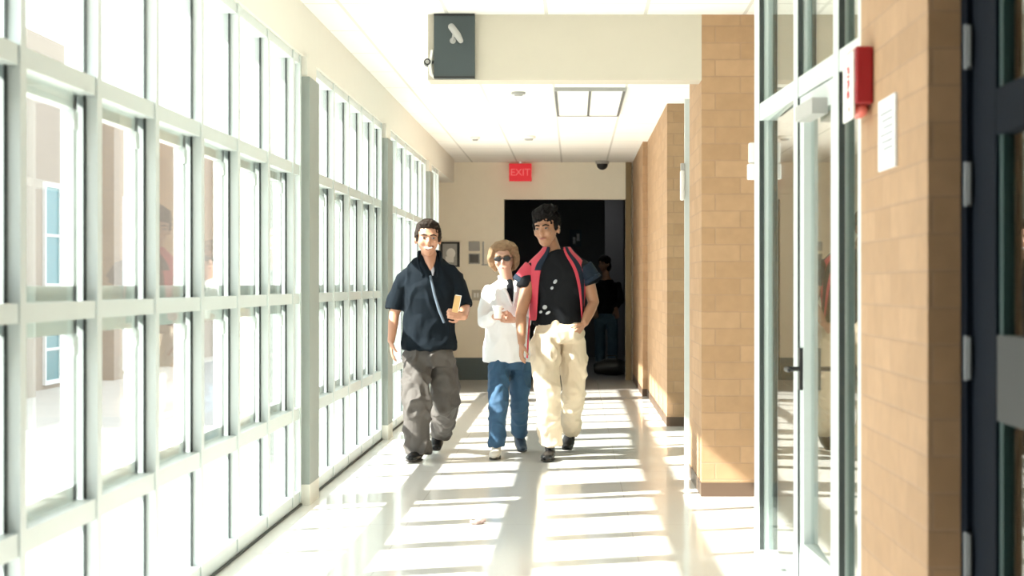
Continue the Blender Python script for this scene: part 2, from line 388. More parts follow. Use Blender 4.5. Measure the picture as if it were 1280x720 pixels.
# ------------------------------------------------------------------ outside
gr = st('ground', B().box(-90, -1.86, -40, 160, -1.3, -1.1), M['plaza'])
bd = empty('building', (-12, 50, -1.1), 'beige building with teal windows seen through the near window wall', 'building')
B().box(-20, -12, 30, 46.3, -1.1, 6.9).box(-20, -12, 46.3, 75, -1.1, 6.1).build('wall', M['facade'], bd)
for y in (36.5, 44.0, 51.4, 59, 67):
    for z0, z1 in ((-.9, .5), (1.3, 3.5)):
        f = B().box(-12.02, -11.93, y - .7, y + .7, z0 - .1, z0).box(-12.02, -11.93, y - .7, y + .7, z1, z1 + .1).box(-12.02, -11.93, y - .7, y - .6, z0, z1).box(-12.02, -11.93, y + .6, y + .7, z0, z1).box(-12.0, -11.95, y - .6, y + .6, (z0 + z1) / 2 - .03, (z0 + z1) / 2 + .03).build('window', M['whitetrim'], bd)
        B().box(-12.01, -11.98, y - .6, y + .6, z0, z1).build('pane', M['teal'], f)
for y in (40.2, 48, 56, 64): B().box(-12.0, -11.4, y - .45, y + .45, -1.1, 6.0).build('pilaster', M['facade'], bd)

# ------------------------------------------------------------------ fittings
t = empty('exit_sign', (-.72, 25.6, CE), 'red exit sign hanging under the ceiling at the corridor end', 'sign')
B().box(-.871, -.57, 25.58, 25.63, 2.66, 2.895).build('sign_panel', M['exitred'], t, bevel=.006)
B().cyl((-.72, 25.605, 2.91), .03, .03).build('mount', M['white'], t)
text_obj('lettering', 'EXIT', .13, (-.72, 25.575, 2.775), (math.pi/2, 0, 0), M['exittext'], t)

t = empty('ceiling_light', (.12, 17.2, CE), 'long two-panel recessed ceiling light beyond the beige bulkhead', 'light')
lx0, lx1, lz = -.167, .425, CE - .03
B().box(lx0, lx0 + .02, 16, 18.4, lz, CE).box(lx1 - .02, lx1, 16, 18.4, lz, CE).box(.12, .14, 16, 18.4, lz, CE).build('frame', plain('shadow gap metal', (.10, .10, .10), .5), t)
for a in (15.97, 18.4): B().box(lx0, lx1, a, a + .03, lz, CE).build('end_trim', M['grey'], t)
for a, b_ in ((lx0 + .02, .12), (.14, lx1 - .02)): B().box(a, b_, 16.0, 18.4, lz + .008, CE).build('diffuser', M['ceil'], t)

def ceiling_disc(name, px_, py_, r, h, label, cat, mat='white', grp=None):
    Y = F * (CE - EYE) / (VY - py_); X = (px_ - VX) * Y / F
    t = empty(name, (X, Y, CE), label, cat, grp)
    B().cyl((X, Y, CE - h * .3), r, h * .6, seg=28).build('housing', M[mat], t, smooth=False, bevel=.003)
    B().cyl((X, Y, CE - h * .8), r * .55, h * .4, seg=24, r2=r * .7).build('cap', M['grey'], t)
ceiling_disc('smoke_detector', 661, 170, .075, .05, 'round white smoke detector on the ceiling above the exit sign', 'detector')
ceiling_disc('sprinkler', 594, 171, .05, .045, 'small round sprinkler cover on the ceiling left of the smoke detector', 'sprinkler')
ceiling_disc('ceiling_speaker', 648, 115, .06, .035, 'small grey ceiling disc just beyond the beige bulkhead', 'detector', 'grey')
t = empty('dome_camera', (.37, 25.5, CE), 'dark dome camera under the ceiling above the dark doorway', 'camera')
B().cyl((.37, 25.5, CE - .02), .09, .04, seg=28).build('housing', M['grey'], t)
B().ell((.37, 25.5, CE - .05), (.075, .075, .07)).build('dome', M['black'], t, smooth=True)

# dark panel with small camera on the bulkhead
PY = BY - .02
t = empty('display_panel', (-.73, PY, 2.528), 'dark slate panel fixed to the left end of the beige bulkhead', 'panel')
x0, x1 = (543 - VX) * BY / F, (594 - VX) * BY / F
B().box(x0, x1, PY - .03, BY, 2.532, CE - .002).build('board', M['screen'], t, bevel=.004)
for z0 in (2.532, CE - .015): B().box(x0, x1, PY - .034, PY - .03, z0, z0 + .013).build('edge_strip', M['black'], t)
B().tube([((x0 - .012, PY - .01, 2.70), .010), ((x0 - .026, PY - .01, 2.62), .011), ((x0 - .018, PY - .01, 2.56), .011), ((x0 + .004, PY - .01, 2.54), .009)], 10).build('cable', M['white'], t, smooth=True)
t = empty('bullet_camera', (-.70, PY - .03, 2.83), 'small light grey camera on the face of the dark slate panel', 'camera')
cx, cz = (569 - VX) * 11.5 / F, EYE + (VY - 41) * 11.5 / F
B().tube([((cx - .022, PY - .14, cz + .035), .020), ((cx + .012, PY - .10, cz - .01), .021), ((cx + .030, PY - .075, cz - .04), .016)], 16).build('housing', M['grey'], t, smooth=True)
B().tube([((cx - .01, PY - .11, cz), .007), ((cx - .02, PY - .05, cz - .03), .007), ((cx - .02, PY - .03, cz - .035), .007)], 8).cyl((cx - .02, PY - .035, cz - .035), .018, .012, 'Y').build('bracket', M['grey'], t)
t = empty('wall_sensor', (x0 - .03, PY, 2.64), 'tiny round dark-ringed sensor at the left edge of the slate panel', 'sensor')
sx, sz = (534 - VX) * 11.6 / F, EYE + (VY - 77) * 11.6 / F
bm_ = B(); 
bmesh.ops.create_cone(bm_.bm, cap_ends=True, segments=20, radius1=.026, radius2=.02, depth=.05, matrix=Matrix.Translation((sx, PY, sz)) @ Matrix.Rotation(math.pi/2, 4, 'X'))
bm_.build('ring', M['black'], t)
B().cyl((sx, PY - .027, sz), .012, .006, 'Y').build('lens', M['grey'], t)
B().box(sx, x0 + .01, PY - .005, PY + .01, sz - .008, sz + .008).build('bracket', M['black'], t)

# fire alarm on the near pier
t = empty('fire_alarm', (.97, 6.35, 1.96), 'red fire alarm strobe box on the near brick pier', 'alarm')
B().box(.912, .97, 6.22, 6.44, 1.875, 2.062).build('box', M['red'], t, bevel=.008)
B().box(.905, .912, 6.24, 6.47, 1.83, 2.05).build('face_plate', M['white'], t, bevel=.002)
B().ell((.935, 6.33, 1.865), (.032, .075, .030)).build('lens', plain('clear red lens', (.8, .2, .18), .2), t, smooth=True)
text_obj('lettering', 'FIRE', .06, (.903, 6.34, 1.955), (math.pi/2, math.pi/2, -math.pi/2), M['redtext'], t, .001)
t = empty('paper_notice', (.97, 5.93, 1.65), 'white paper notice taped to the near brick pier', 'notice')
B().box(.962, .9695, 5.765, 6.08, 1.645, 1.865).build('sheet', M['paper'], t)
pr = B()
for i in range(6): pr.box(.9612, .962, 5.80, 6.04 - (i % 3) * .03, 1.815 - i * .022, 1.822 - i * .022)
pr.build('lettering', M['ink'], t)
t = empty('junction_box', (.85, 9.2, 1.79), 'white junction box on the far jamb of the near glazed partition', 'box')
B().box(.835, .87, 9.165, 9.22, 1.87, 1.965).build('housing', M['white'], t, bevel=.005); B().box(.83, .87, 9.165, 9.23, 1.79, 1.865).build('cover', M['white'], t, bevel=.005)
t = empty('door_holder', (.80, 13.5, 1.9), 'long white box on the post just past the near brick pilaster', 'box')
B().box(.772, .803, 13.98, 14.05, 1.90, 2.12).build('housing', M['white'], t, bevel=.01); B().box(.776, .803, 13.985, 14.045, 2.12, 2.17).build('cap', M['grey'], t)

# end wall pictures
t = empty('framed_picture', (-1.66, YB, 1.54), 'black framed picture on the end wall beside the dark-shirted man', 'picture')
B().box(-1.80, -1.54, YB - .03, YB, 1.52, 1.54).box(-1.80, -1.54, YB - .03, YB, 1.83, 1.855).box(-1.80, -1.77, YB - .03, YB, 1.54, 1.83).box(-1.575, -1.54, YB - .03, YB, 1.54, 1.83).build('frame', M['black'], t)
B().box(-1.77, -1.575, YB - .012, YB, 1.54, 1.83).build('mat_board', M['grey'], t)
B().ell((-1.66, YB - .014, 1.70), (.06, .006, .07)).box(-1.73, -1.62, YB - .016, YB - .012, 1.58, 1.66).build('print', M['white'], t)
for z0, z1, mt, lb in ((1.735, 1.86, 'grey', 'upper light grey square plate on the end wall'), (1.56, 1.70, 'darkplate', 'lower dark grey square plate on the end wall')):
    if mt == 'darkplate': M['darkplate'] = plain('dark plate', (.09, .09, .085), .5)
    t = empty('wall_plate', (-1.34, YB, z0), lb, 'plate', 'square plates on the end wall')
    B().box(-1.42, -1.27, YB - .02, YB, z0, z1).build('frame', M['grey'], t, bevel=.004); B().box(-1.405, -1.285, YB - .024, YB - .02, z0 + .015, z1 - .015).build('face', M[mt], t)
t = empty('wall_bracket', (-1.22, YB, 1.55), 'slim pale grey upright strip beside the square plates', 'bracket')
B().box(-1.235, -1.215, YB - .03, YB, 1.55, 1.86).build('strip', M['grey'], t); B().box(-1.245, -1.16, YB - .035, YB, 1.54, 1.555).build('foot', M['grey'], t)
t = empty('light_switch', (-1.32, YB, 1.13), 'pale switch plate low on the end wall under the square plates', 'switch')
B().box(-1.38, -1.26, YB - .012, YB, 1.07, 1.21).build('plate', M['bulkhead'], t, bevel=.003)
for x in (-1.35, -1.31): B().box(x, x + .025, YB - .02, YB - .012, 1.11, 1.17).build('rocker', M['white'], t)

# small pinkish grey piece on the floor
t = empty('floor_lump', (-.505, 10.3, 0), 'small pinkish grey scrap on the shiny floor', 'litter')
B().ell((-.53, 10.3, .012), (.030, .022, .012)).ell((-.50, 10.32, .018), (.022, .02, .018)).blob('lump', plain('pinkish grey matte', (.35, .25, .23), .8), t, .004, 2, .008, 40)

# dark room contents
t = empty('wall_poster', (0, 33.95, 1.9), 'blue-white poster on the far wall of the dark room', 'poster')
B().box(-.08, .12, 33.94, 34, 1.95, 2.25).build('sheet', plain('bluish poster', (.05, .07, .09), .7), t)
B().box(-.03, .02, 33.93, 33.94, 2.0, 2.12).box(.04, .09, 33.93, 33.94, 2.05, 2.18).build('print', M['paper'], t)
t = empty('duffel_bag', (.70, 27.2, 0), 'low rounded black bag on the dark floor inside the doorway', 'bag')
B().tube([((.34, 27.2, .10), .09), ((.46, 27.2, .12), .12), ((.62, 27.2, .12), .12), ((.74, 27.2, .10), .09)], 16).blob('bag_body', M['black'], t, .015, 4)
B().tube([((.42, 27.1, .2), .01), ((.46, 27.08, .28), .01), ((.58, 27.08, .28), .01), ((.62, 27.1, .2), .01)], 8).build('handle', M['black'], t, smooth=True)

# ------------------------------------------------------------------ people
def head_prims(b, c, s, R):
    def q(x, y, z): return Vector(c) + R @ (Vector((x, y, z)) * s)
    R3 = R
    b.ell(q(0, .012, .035), (.076*s, .094*s, .082*s), R3)
    b.ell(q(0, -.015, -.015), (.066*s, .078*s, .080*s), R3)
    b.ell(q(0, -.035, -.070), (.045*s, .048*s, .042*s), R3)
    b.ell(q(0, -.060, -.095), (.022*s, .022*s, .018*s), R3)
    b.ell(q(0, -.078, .022), (.050*s, .016*s, .012*s), R3)          # brow
    for e in (-1, 1):
        b.ell(q(e*.036, -.068, -.025), (.024*s, .022*s, .022*s), R3)  # cheeks
        b.ell(q(e*.078, .010, -.008), (.010*s, .020*s, .032*s), R3)   # ears
    b.tube([(q(0, -.086, .008), .009*s), (q(0, -.102, -.022), .012*s), (q(0, -.094, -.030), .014*s)], 10)
    b.tube([(q(-.018, -.082, -.062), .008*s), (q(0, -.090, -.060), .010*s), (q(.018, -.082, -.062), .008*s)], 8)

def face_parts(c, s, R, root, smile=False, glasses=False, brow='hair_dark'):
    def q(x, y, z): return Vector(c) + R @ (Vector((x, y, z)) * s)
    for e in (-1, 1):
        ey = B().ell(q(e*.030, -.084, .004), (.013*s, .007*s, .0055*s), R, 14).build('eye', M['eyew'], root, smooth=True)
        B().ell(q(e*.030, -.0905, .004), (.006*s, .004*s, .0052*s), R, 12).build('iris', M['iris'], root, smooth=True)
        B().tube([(q(e*.012, -.094, .022), .004*s), (q(e*.032, -.094, .027), .005*s), (q(e*.050, -.082, .020), .003*s)], 8).build('eyebrow', M[brow], root, smooth=True)
    if smile:
        B().tube([(q(-.030, -.080, -.052), .006*s), (q(0, -.098, -.066), .012*s), (q(.030, -.080, -.052), .006*s)], 10).build('lips', M['lip'], root, smooth=True)
        B().tube([(q(-.022, -.092, -.056), .005*s), (q(0, -.106, -.063), .007*s), (q(.022, -.092, -.056), .005*s)], 10).build('teeth', M['teeth'], root, smooth=True)
    else:
        B().tube([(q(-.022, -.084, -.060), .004*s), (q(0, -.098, -.061), .007*s), (q(.022, -.084, -.060), .004*s)], 10).build('lips', M['lip'], root, smooth=True)
    if glasses:
        g = B()
        for e in (-1, 1):
            g.ell(q(e*.033, -.100, .004), (.027*s, .006*s, .018*s), R, 18)
            g.tube([(q(e*.060, -.094, .008), .003*s), (q(e*.080, .0, .006), .003*s)], 6)
        g.tube([(q(-.01, -.102, .008), .003*s), (q(.01, -.102, .008), .003*s)], 6)
        g.build('sunglasses', M['black'], root, smooth=True)

def hand(b, w, d, n, curl=.5, s=1.0, thumb=1):
    """palm + five fingers; w wrist, d along the hand, n palm normal (side the fingers close to)"""
    w = Vector(w); d = Vector(d).normalized(); n = Vector(n); n = (n - d * n.dot(d)).normalized(); t = d.cross(n)
    for i in range(4):
        o = t * (i - 1.5) * .019 * s
        b.tube([(w + o * .55, .013*s), (w + o * .8 + d * .045 * s, .0125*s), (w + o + d * .085 * s, .011*s)], 10)
    for i, L in enumerate((.068, .078, .072, .056)):
        o = t * (i - 1.5) * .0215 * s
        p = w + o + d * .085 * s; pts = [(p, .009*s)]; a = curl * .3
        for k, f in enumerate((.45, .32, .23)):
            dirv = d * math.cos(a) + n * math.sin(a)
            p = p + dirv * L * f * s; pts.append((p, (.0085 - .0008*k)*s)); a += curl * .9
        b.tube(pts, 8)
    tt = t * -thumb
    p0 = w + tt * .018 * s + d * .02 * s
    p1 = p0 + (tt * .7 + d * .6 + n * .25).normalized() * .04 * s
    p2 = p1 + (tt * .25 + d * .9 + n * .4).normalized() * .032 * s
    p3 = p2 + (d * .85 + n * .6 - tt * .1).normalized() * .024 * s
    b.tube([(p0, .013*s), (p1, .011*s), (p2, .0095*s), (p3, .0085*s)], 8)

def shoe(root, ankle, toe, mat, flat=True, w=.046, name='shoe', heelz=None):
    """shoe from heel under the ankle to the toe"""
    a = Vector(ankle); t = Vector(toe); f = (t - a); fh = Vector((f.x, f.y, 0)).normalized()
    heel = a - fh * .055; heel.z = max(.03, a.z - .055) if heelz is None else heelz
    m = heel.lerp(t, .55); m.z = max(m.z, t.z) if flat else m.z
    b = B()
    b.tube([(heel + Vector((0,0,.008)), (w*.80, .036)), (heel.lerp(t, .3) + Vector((0,0,.010)), (w*.82, .038)), (m + Vector((0,0,.004)), (w*1.02, .034)), (t + fh*-.02, (w*.95, .026)), (t + fh*.01, (w*.6, .018))], 16)
    b.tube([(heel.lerp(a, .3) + Vector((0,0,.02)), w*.82), (a + Vector((0,0,.01)), w*.78)], 14)
    o = b.blob(name, M[mat], root, .006, 4)
    up = Vector((0, 0, 1)); d = (t - heel).normalized(); nrm = d.cross(d.cross(up)).normalized()
    B().tube([(heel + nrm*.027, (w*.8, .010)), (m + nrm*.028, (w*1.0, .010)), (t + nrm*.018, (w*.85, .009))], 14).build('sole', M['sole'], o, smooth=True)
    return o

def V(x, y, z): return Vector((x, y, z))

# ---------- man in the dark shirt
r = empty('person', (J(535, 575, 14.2).x, 14.2, 0), 'smiling man in untucked dark navy shirt and grey trousers walking beside the windows', 'person')
YT = 14.2
hc = J(535, 298.5, 14.10); s = 1.13; R = Euler((.02, .04, .12)).to_matrix()
b = B(); head_prims(b, hc, s, R)
b.tube([(J(536, 338, YT), .062), (J(536, 322, YT - .01), .056), (J(535, 308, YT - .02), .054)])
b.tube([(J(537, 436, 14.25), (.14, .085)), (J(537, 405, 14.23), (.135, .095)), (J(537, 370, YT), (.165, .11)), (J(537, 348, YT), (.165, .09)), (J(537, 332, YT), (.08, .06))])
b.tube([(J(537, 318, YT - .04), .052), (J(538, 328, YT - .080), (.038, .032)), (J(539, 337, YT - .108), (.012, .016))])
sl, el, wl = J(509, 345, YT), J(493, 392, 14.24), J(489, 426, 14.12)
b.tube([(sl, .052), (sl.lerp(el, .5), .046), (el, .040), (el.lerp(wl, .35), .039), (wl, .027)])
hand(b, wl, V(.06, -.15, -1), V(1, .1, -.1), .45, .98, -1)
sr, er, wr = J(564, 345, YT), J(581, 384, 14.20), J(580, 396, 13.98)
b.tube([(sr, .052), (sr.lerp(er, .5), .046), (er, .041), (er.lerp(wr, .4), .038), (wr, .028)])
hand(b, wr, V(-.75, -.35, .18), V(-.2, .8, 0), 1.0, .98, -1)
hpL, hpR = J(523, 448, 14.22), J(550, 448, 14.28); knL, knR = J(521, 505, 13.98), J(557, 500, 14.28)
anL, anR = V(J(521, 0, 14.04).x, 14.04, .10), V(J(549, 0, 14.86).x, 14.86, .15)
for h, k, a in ((hpL, knL, anL), (hpR, knR, anR)): b.tube([(h, .066), (h.lerp(k, .5), .058), (k, .046), (k.lerp(a, .35), .050), (a, .034)])
b.blob('body', M['skin_a'], r, .0065, 3)
face_parts(hc, s, R, r, smile=True)
b = B()
def q(x, y, z): return hc + R @ (Vector((x, y, z)) * s)
b.ell(q(0, .022, .052), (.083*s, .094*s, .078*s), R); b.ell(q(0, -.045, .092), (.062*s, .045*s, .030*s), R)
b.ell(q(-.068, .015, .02), (.018*s, .055*s, .045*s), R); b.ell(q(.068, .015, .02), (.018*s, .055*s, .045*s), R); b.ell(q(0, .065, .0), (.06*s, .04*s, .07*s), R)
b.blob('hair', M['hair_dark'], r, .006, 3, .010, 30)
b = B()
b.tube([(J(536, 437, 14.25), (.200, .135)), (J(536, 420, 14.25), (.198, .135)), (J(536, 395, 14.24), (.188, .13)), (J(537, 370, YT), (.192, .135)), (J(537, 352, YT), (.200, .125)), (J(537, 341, YT), (.196, .115)), (J(537, 333, YT), (.172, .10)), (J(537, 326, YT + .012), (.120, .078)), (J(537, 321, YT + .030), (.080, .058))], 24, caps=False)
b.tube([(J(513, 342, YT), .066), (J(502, 358, 14.21), .072), (J(494, 382, 14.24), .070), (J(493, 387, 14.24), .070)], 16, caps=False)
b.tube([(J(561, 341, YT), .066), (J(572, 356, 14.21), .070), (J(580, 378, 14.20), .062), (J(581, 383, 14.19), .061)], 16, caps=False)
b.ell(J(513, 343, YT), (.064, .075, .062)); b.ell(J(561, 342, YT), (.064, .075, .062))
sh = b.blob('shirt', M['navyshirt'], r, .008, 4, .020, 8, .6)
cb = B()
for e in (-1, 1): cb.tube([(J(537, 316, YT + .07) + V(e*.03, 0, 0), (.012, .030)), (J(537, 318, YT) + V(e*.080, 0, 0), (.014, .034)), (J(537, 328, YT - .06) + V(e*.082, 0, 0), (.012, .030)), (J(537, 345, YT - .115) + V(e*.050, 0, 0), (.012, .012))], 10)
cb.blob('collar', M['navyshirt'], r, .006, 2)
B().tube([(J(540, 334, YT - .095), (.016, .012)), (J(541, 339, YT - .118), (.012, .012)), (J(541, 344, YT - .132), (.004, .006))], 10).build('undershirt', M['lilac'], r, smooth=True)
B().tube([(J(538, 345, YT - .130), (.009, .006)), (J(543, 368, YT - .142), (.010, .006)), (J(549, 388, YT - .132), (.011, .006)), (J(555, 403, YT - .122), (.009, .006))], 10).build('placket', M['placket'], r, smooth=True)
b = B()
b.tube([(J(536, 431, 14.25), (.160, .100)), (J(536, 445, 14.25), (.186, .128)), (J(536, 458, 14.25), (.190, .13))], 24, caps=False)
b.tube([(J(520, 456, 14.22), (.100, .108)), (J(520, 480, 14.10), (.100, .105)), (knL, (.098, .10)), (J(522, 535, 14.03), (.094, .10)), (J(522, 560, 14.05), (.098, .105)), (J(522, 566, 14.05), (.098, .105))], 20, caps=False)
b.tube([(J(551, 456, 14.28), (.100, .108)), (J(556, 480, 14.26), (.100, .105)), (J(557, 502, 14.28), (.095, .10)), (J(555, 522, 14.55), (.082, .09)), (J(551, 539, 14.80), (.080, .085))], 20, caps=False)
b.blob('trousers', M['trouser'], r, .008, 3, .032, 8.5, .8)
shoe(r, V(anL.x, anL.y, .085), V(anL.x - .03, 13.84, .035), 'shoeblack')
shoe(r, V(anR.x - .01, 14.90, .17), V(anR.x - .02, 14.72, .035), 'shoeblack', False, .046, 'shoe', .14)
t = empty('notebook', J(570, 388, 13.9), 'small tan notebook held upright by the man in dark navy shirt', 'notebook')
nb = J(570.5, 380, 13.93); Rn = Matrix.Translation(nb) @ Euler((.05, .18, .25)).to_matrix().to_4x4()
B().box(-.022, .022, -.007, .007, -.062, .062).xf(Rn).build('cover', M['tan'], t, bevel=.003)
B().box(-.019, .0235, -.005, .005, -.058, .060).xf(Rn @ Matrix.Translation((.002, 0, .006))).build('pages', M['paper'], t)

# ---------- woman in the white jacket
r = empty('person', (J(637, 575, 14.4).x, 14.4, 0), 'woman with light brown hair in white jacket and blue jeans walking in the middle', 'person')
YT = 14.52
hc = J(630, 323.5, 14.54); s = 1.06; R = Euler((.05, -.05, -.08)).to_matrix()
b = B(); head_prims(b, hc, s, R)
b.tube([(J(634, 358, YT), .054), (J(633, 346, YT - .02), .047), (J(631, 334, YT - .04), .046)])
b.tube([(J(638, 450, 14.54), (.12, .08)), (J(637, 415, 14.54), (.11, .085)), (J(634, 382, YT), (.135, .10)), (J(634, 368, YT), (.14, .08)), (J(634, 360, YT), (.06, .05))])
sl, el, wl = J(611, 366, YT), J(604, 402, 14.46), J(618, 396, 14.24)
b.tube([(sl, .042), (sl.lerp(el, .5), .038), (el, .034), (el.lerp(wl, .4), .032), (wl, .023)])
hand(b, wl, V(.9, -.2, .10), V(.1, -1, .2), .9, .88, 1)
sr, er, wr = J(654, 366, YT), J(655, 402, 14.52), J(643, 400, 14.26)
b.tube([(sr, .042), (sr.lerp(er, .5), .038), (er, .034), (er.lerp(wr, .4), .032), (wr, .023)])
hand(b, wr, V(-.9, -.25, .15), V(-.1, -.9, .2), .9, .88, -1)
hpL, hpR = J(627, 456, 14.50), J(650, 456, 14.56); knL, knR = J(623, 505, 14.28), J(649, 505, 14.52)
anL, anR = V(J(620, 0, 14.24).x, 14.24, .10), V(J(649, 0, 14.78).x, 14.78, .15)
for h, k, a in ((hpL, knL, anL), (hpR, knR, anR)): b.tube([(h, .056), (h.lerp(k, .5), .050), (k, .040), (k.lerp(a, .35), .042), (a, .031)])
b.blob('body', M['skin_b'], r, .0065, 3)
face_parts(hc, s, R, r, glasses=True, brow='hair_blond')
b = B()
b.ell(q := hc + R @ Vector((0, .030, .055)) * s, (.098*s, .100*s, .078*s), R); b.ell(hc + R @ Vector((0, -.045, .088)) * s, (.074*s, .048*s, .034*s), R)
for e in (-1, 1): b.tube([(hc + R @ Vector((e*.072, -.028, .070)) * s, .030), (hc + R @ Vector((e*.090, -.015, .015)) * s, .028), (hc + R @ Vector((e*.086, .0, -.040)) * s, .026), (hc + R @ Vector((e*.070, .01, -.075)) * s, .016)], 12)
b.ell(hc + R @ Vector((0, .065, -.02)) * s, (.085*s, .055*s, .085*s), R)
b.blob('hair', M['hair_blond'], r, .006, 4, .012, 17, .5)
b = B()
b.tube([(J(634, 452, 14.54), (.182, .135)), (J(634, 440, 14.54), (.180, .13)), (J(634, 415, 14.54), (.168, .12)), (J(634, 390, YT), (.162, .125)), (J(634, 374, YT), (.165, .11)), (J(634, 363, YT), (.152, .10)), (J(634, 356, YT), (.118, .08)), (J(634, 350, YT), (.070, .062))], 24, caps=False)
b.ell(J(613, 366, YT), (.058, .066, .058)); b.ell(J(653, 366, YT), (.058, .066, .058))
b.tube([(J(612, 367, YT), .056), (J(606, 388, 14.48), .056), (J(605, 402, 14.45), .052), (J(611, 400, 14.34), .046), (J(616, 397, 14.27), .042)], 16)
b.tube([(J(654, 367, YT), .056), (J(655, 388, 14.52), .054), (J(655, 402, 14.50), .052), (J(650, 402, 14.38), .046), (J(646, 401, 14.30), .042)], 16)
b.blob('jacket', M['whitecoat'], r, .008, 4, .016, 8, .6)
B().tube([(J(636, 352, YT - .050), (.030, .02)), (J(638, 362, YT - .095), (.026, .02)), (J(640, 376, YT - .125), (.008, .010))], 12).build('undershirt', M['tee'], r, smooth=True)
for e in (-1, 1): B().tube([(J(634, 346, YT + .02) + V(e*.060, 0, 0), .012), (J(636, 355, YT - .07) + V(e*.054, 0, 0), (.016, .010)), (J(639, 368, YT - .118) + V(e*.032, 0, 0), (.014, .008)), (J(641, 382, YT - .134) + V(e*.006, 0, 0), (.006, .006))], 10).build('lapel', M['whitecoat'], r, smooth=True)
b = B()
b.tube([(J(638, 445, 14.54), (.15, .11)), (J(638, 455, 14.54), (.16, .115)), (J(638, 462, 14.54), (.155, .11))], 22, caps=False)
b.tube([(J(625, 458, 14.50), (.084, .095)), (J(623, 482, 14.40), (.078, .085)), (knL, (.070, .076)), (J(621, 530, 14.25), (.064, .07)), (J(621, 558, 14.26), (.062, .07))], 18, caps=False)
b.tube([(J(651, 458, 14.56), (.084, .095)), (J(650, 482, 14.54), (.076, .085)), (J(649, 507, 14.54), (.066, .072)), (J(649, 525, 14.66), (.060, .062)), (J(649, 542, 14.76), (.058, .06))], 18, caps=False)
b.blob('jeans', M['jean'], r, .007, 3, .015, 10, .9)
shoe(r, V(anL.x, anL.y, .09), V(anL.x - .01, 14.06, .033), 'shoewhite', True, .042)
shoe(r, V(anR.x, 14.82, .16), V(anR.x + .03, 14.64, .033), 'shoeblue', False, .042, 'shoe', .13)
cp = J(622, 391, 14.14)
t = empty('paper_cup', cp, 'small white paper cup held in the hands of the woman', 'cup')
B().cyl(cp, .026, .085, seg=24, r2=.034).build('cup_body', M['white'], t, smooth=False); B().cyl(cp + V(0, 0, .046), .037, .010, seg=24).build('lid', M['white'], t, bevel=.002)

# ---------- man in the red vest
r = empty('person', (J(697, 575, 14.25).x, 14.25, 0), 'tall man in black T-shirt, open red vest and cream trousers', 'person')
YT = 14.25
hc = J(683, 286, 14.16); s = 1.15; R = Euler((.06, -.07, -.35)).to_matrix()
b = B(); head_prims(b, hc, s, R)
b.tube([(J(696, 334, YT), .070), (J(692, 315, YT), .058), (J(687, 300, YT), .056)])
b.tube([(J(698, 408, 14.28), (.14, .085)), (J(697, 380, 14.27), (.15, .10)), (J(696, 350, YT), (.18, .115)), (J(696, 336, YT), (.18, .09)), (J(695, 326, YT), (.08, .06))])
sl, el, wl = J(664, 338, YT), J(651, 394, 14.14), J(652, 428, 13.98)
b.tube([(sl, .058), (sl.lerp(el, .5), .050), (el, .041), (el.lerp(wl, .35), .041), (wl, .028)])
hand(b, wl, V(-.02, -.1, -1), V(.9, .3, -.1), .5, 1.0, -1)
sr, er, wr = J(731, 338, YT), J(742, 378, 14.28), J(731, 403, 14.16)
b.tube([(sr, .058), (sr.lerp(er, .5), .050), (er, .043), (er.lerp(wr, .45), .042), (wr, .030)])
hand(b, wr, V(-.6, -.05, -.8), V(-.5, .4, .3), .3, .95, 1)
hpL, hpR = J(682, 418, 14.22), J(713, 418, 14.28); knL, knR = J(684, 486, 13.98), J(716, 482, 14.28)
anL, anR = V(J(687, 0, 14.08).x, 14.08, .10), V(J(712, 0, 14.90).x, 14.90, .15)
for h, k, a in ((hpL, knL, anL), (hpR, knR, anR)): b.tube([(h, .066), (h.lerp(k, .5), .058), (k, .046), (k.lerp(a, .35), .050), (a, .034)])
b.blob('body', M['skin_c'], r, .0065, 3)
face_parts(hc, s, R, r, brow='hair_black')
b = B()
def q(x, y, z): return hc + R @ (Vector((x, y, z)) * s)
b.ell(q(0, .022, .062), (.084*s, .098*s, .076*s), R); b.ell(q(0, -.050, .100), (.068*s, .052*s, .036*s), R); b.ell(q(.02, -.01, .125), (.065*s, .065*s, .03*s), R)
b.ell(q(-.070, .02, .025), (.016*s, .055*s, .045*s), R); b.ell(q(.070, .02, .025), (.016*s, .055*s, .045*s), R); b.ell(q(0, .07, .01), (.062*s, .04*s, .07*s), R)
b.blob('hair', M['hair_black'], r, .006, 3, .016, 26)
b = B()
TR = [(J(697, 406, 14.27), (.182, .125)), (J(697, 390, 14.27), (.180, .125)), (J(697, 368, 14.26), (.186, .13)), (J(697, 350, YT), (.198, .135)), (J(697, 338, YT), (.204, .12)), (J(697, 329, YT), (.190, .105)), (J(696, 321, YT), (.135, .09)), (J(694, 314, YT), (.085, .075))]
b.tube(TR, 24, caps=False)
b.ell(J(668, 336, YT), (.064, .072, .062)); b.ell(J(727, 335, YT), (.064, .072, .062))
b.tube([(J(667, 337, YT), .062), (J(657, 352, 14.22), .064), (J(655, 360, 14.21), .064)], 16, caps=False)
b.tube([(J(729, 336, YT), .062), (J(737, 350, YT), .064), (J(739, 356, YT), .064)], 16, caps=False)
b.blob('shirt', M['tee'], r, .008, 4, .012, 8, .6)
for (x, y, a, b2) in ((694, 352, .030, .012), (690, 360, .022, .010), (681, 384, .030, .016), (676, 390, .020, .010), (685, 391, .035, .010)):
    B().ell(J(x, y, 14.115 if y < 370 else 14.135), (a * .6, .008, b2), Euler((0, -.9 if y < 370 else -.5, 0)).to_matrix(), 12).build('shirt_print', M['print'], r, smooth=True)
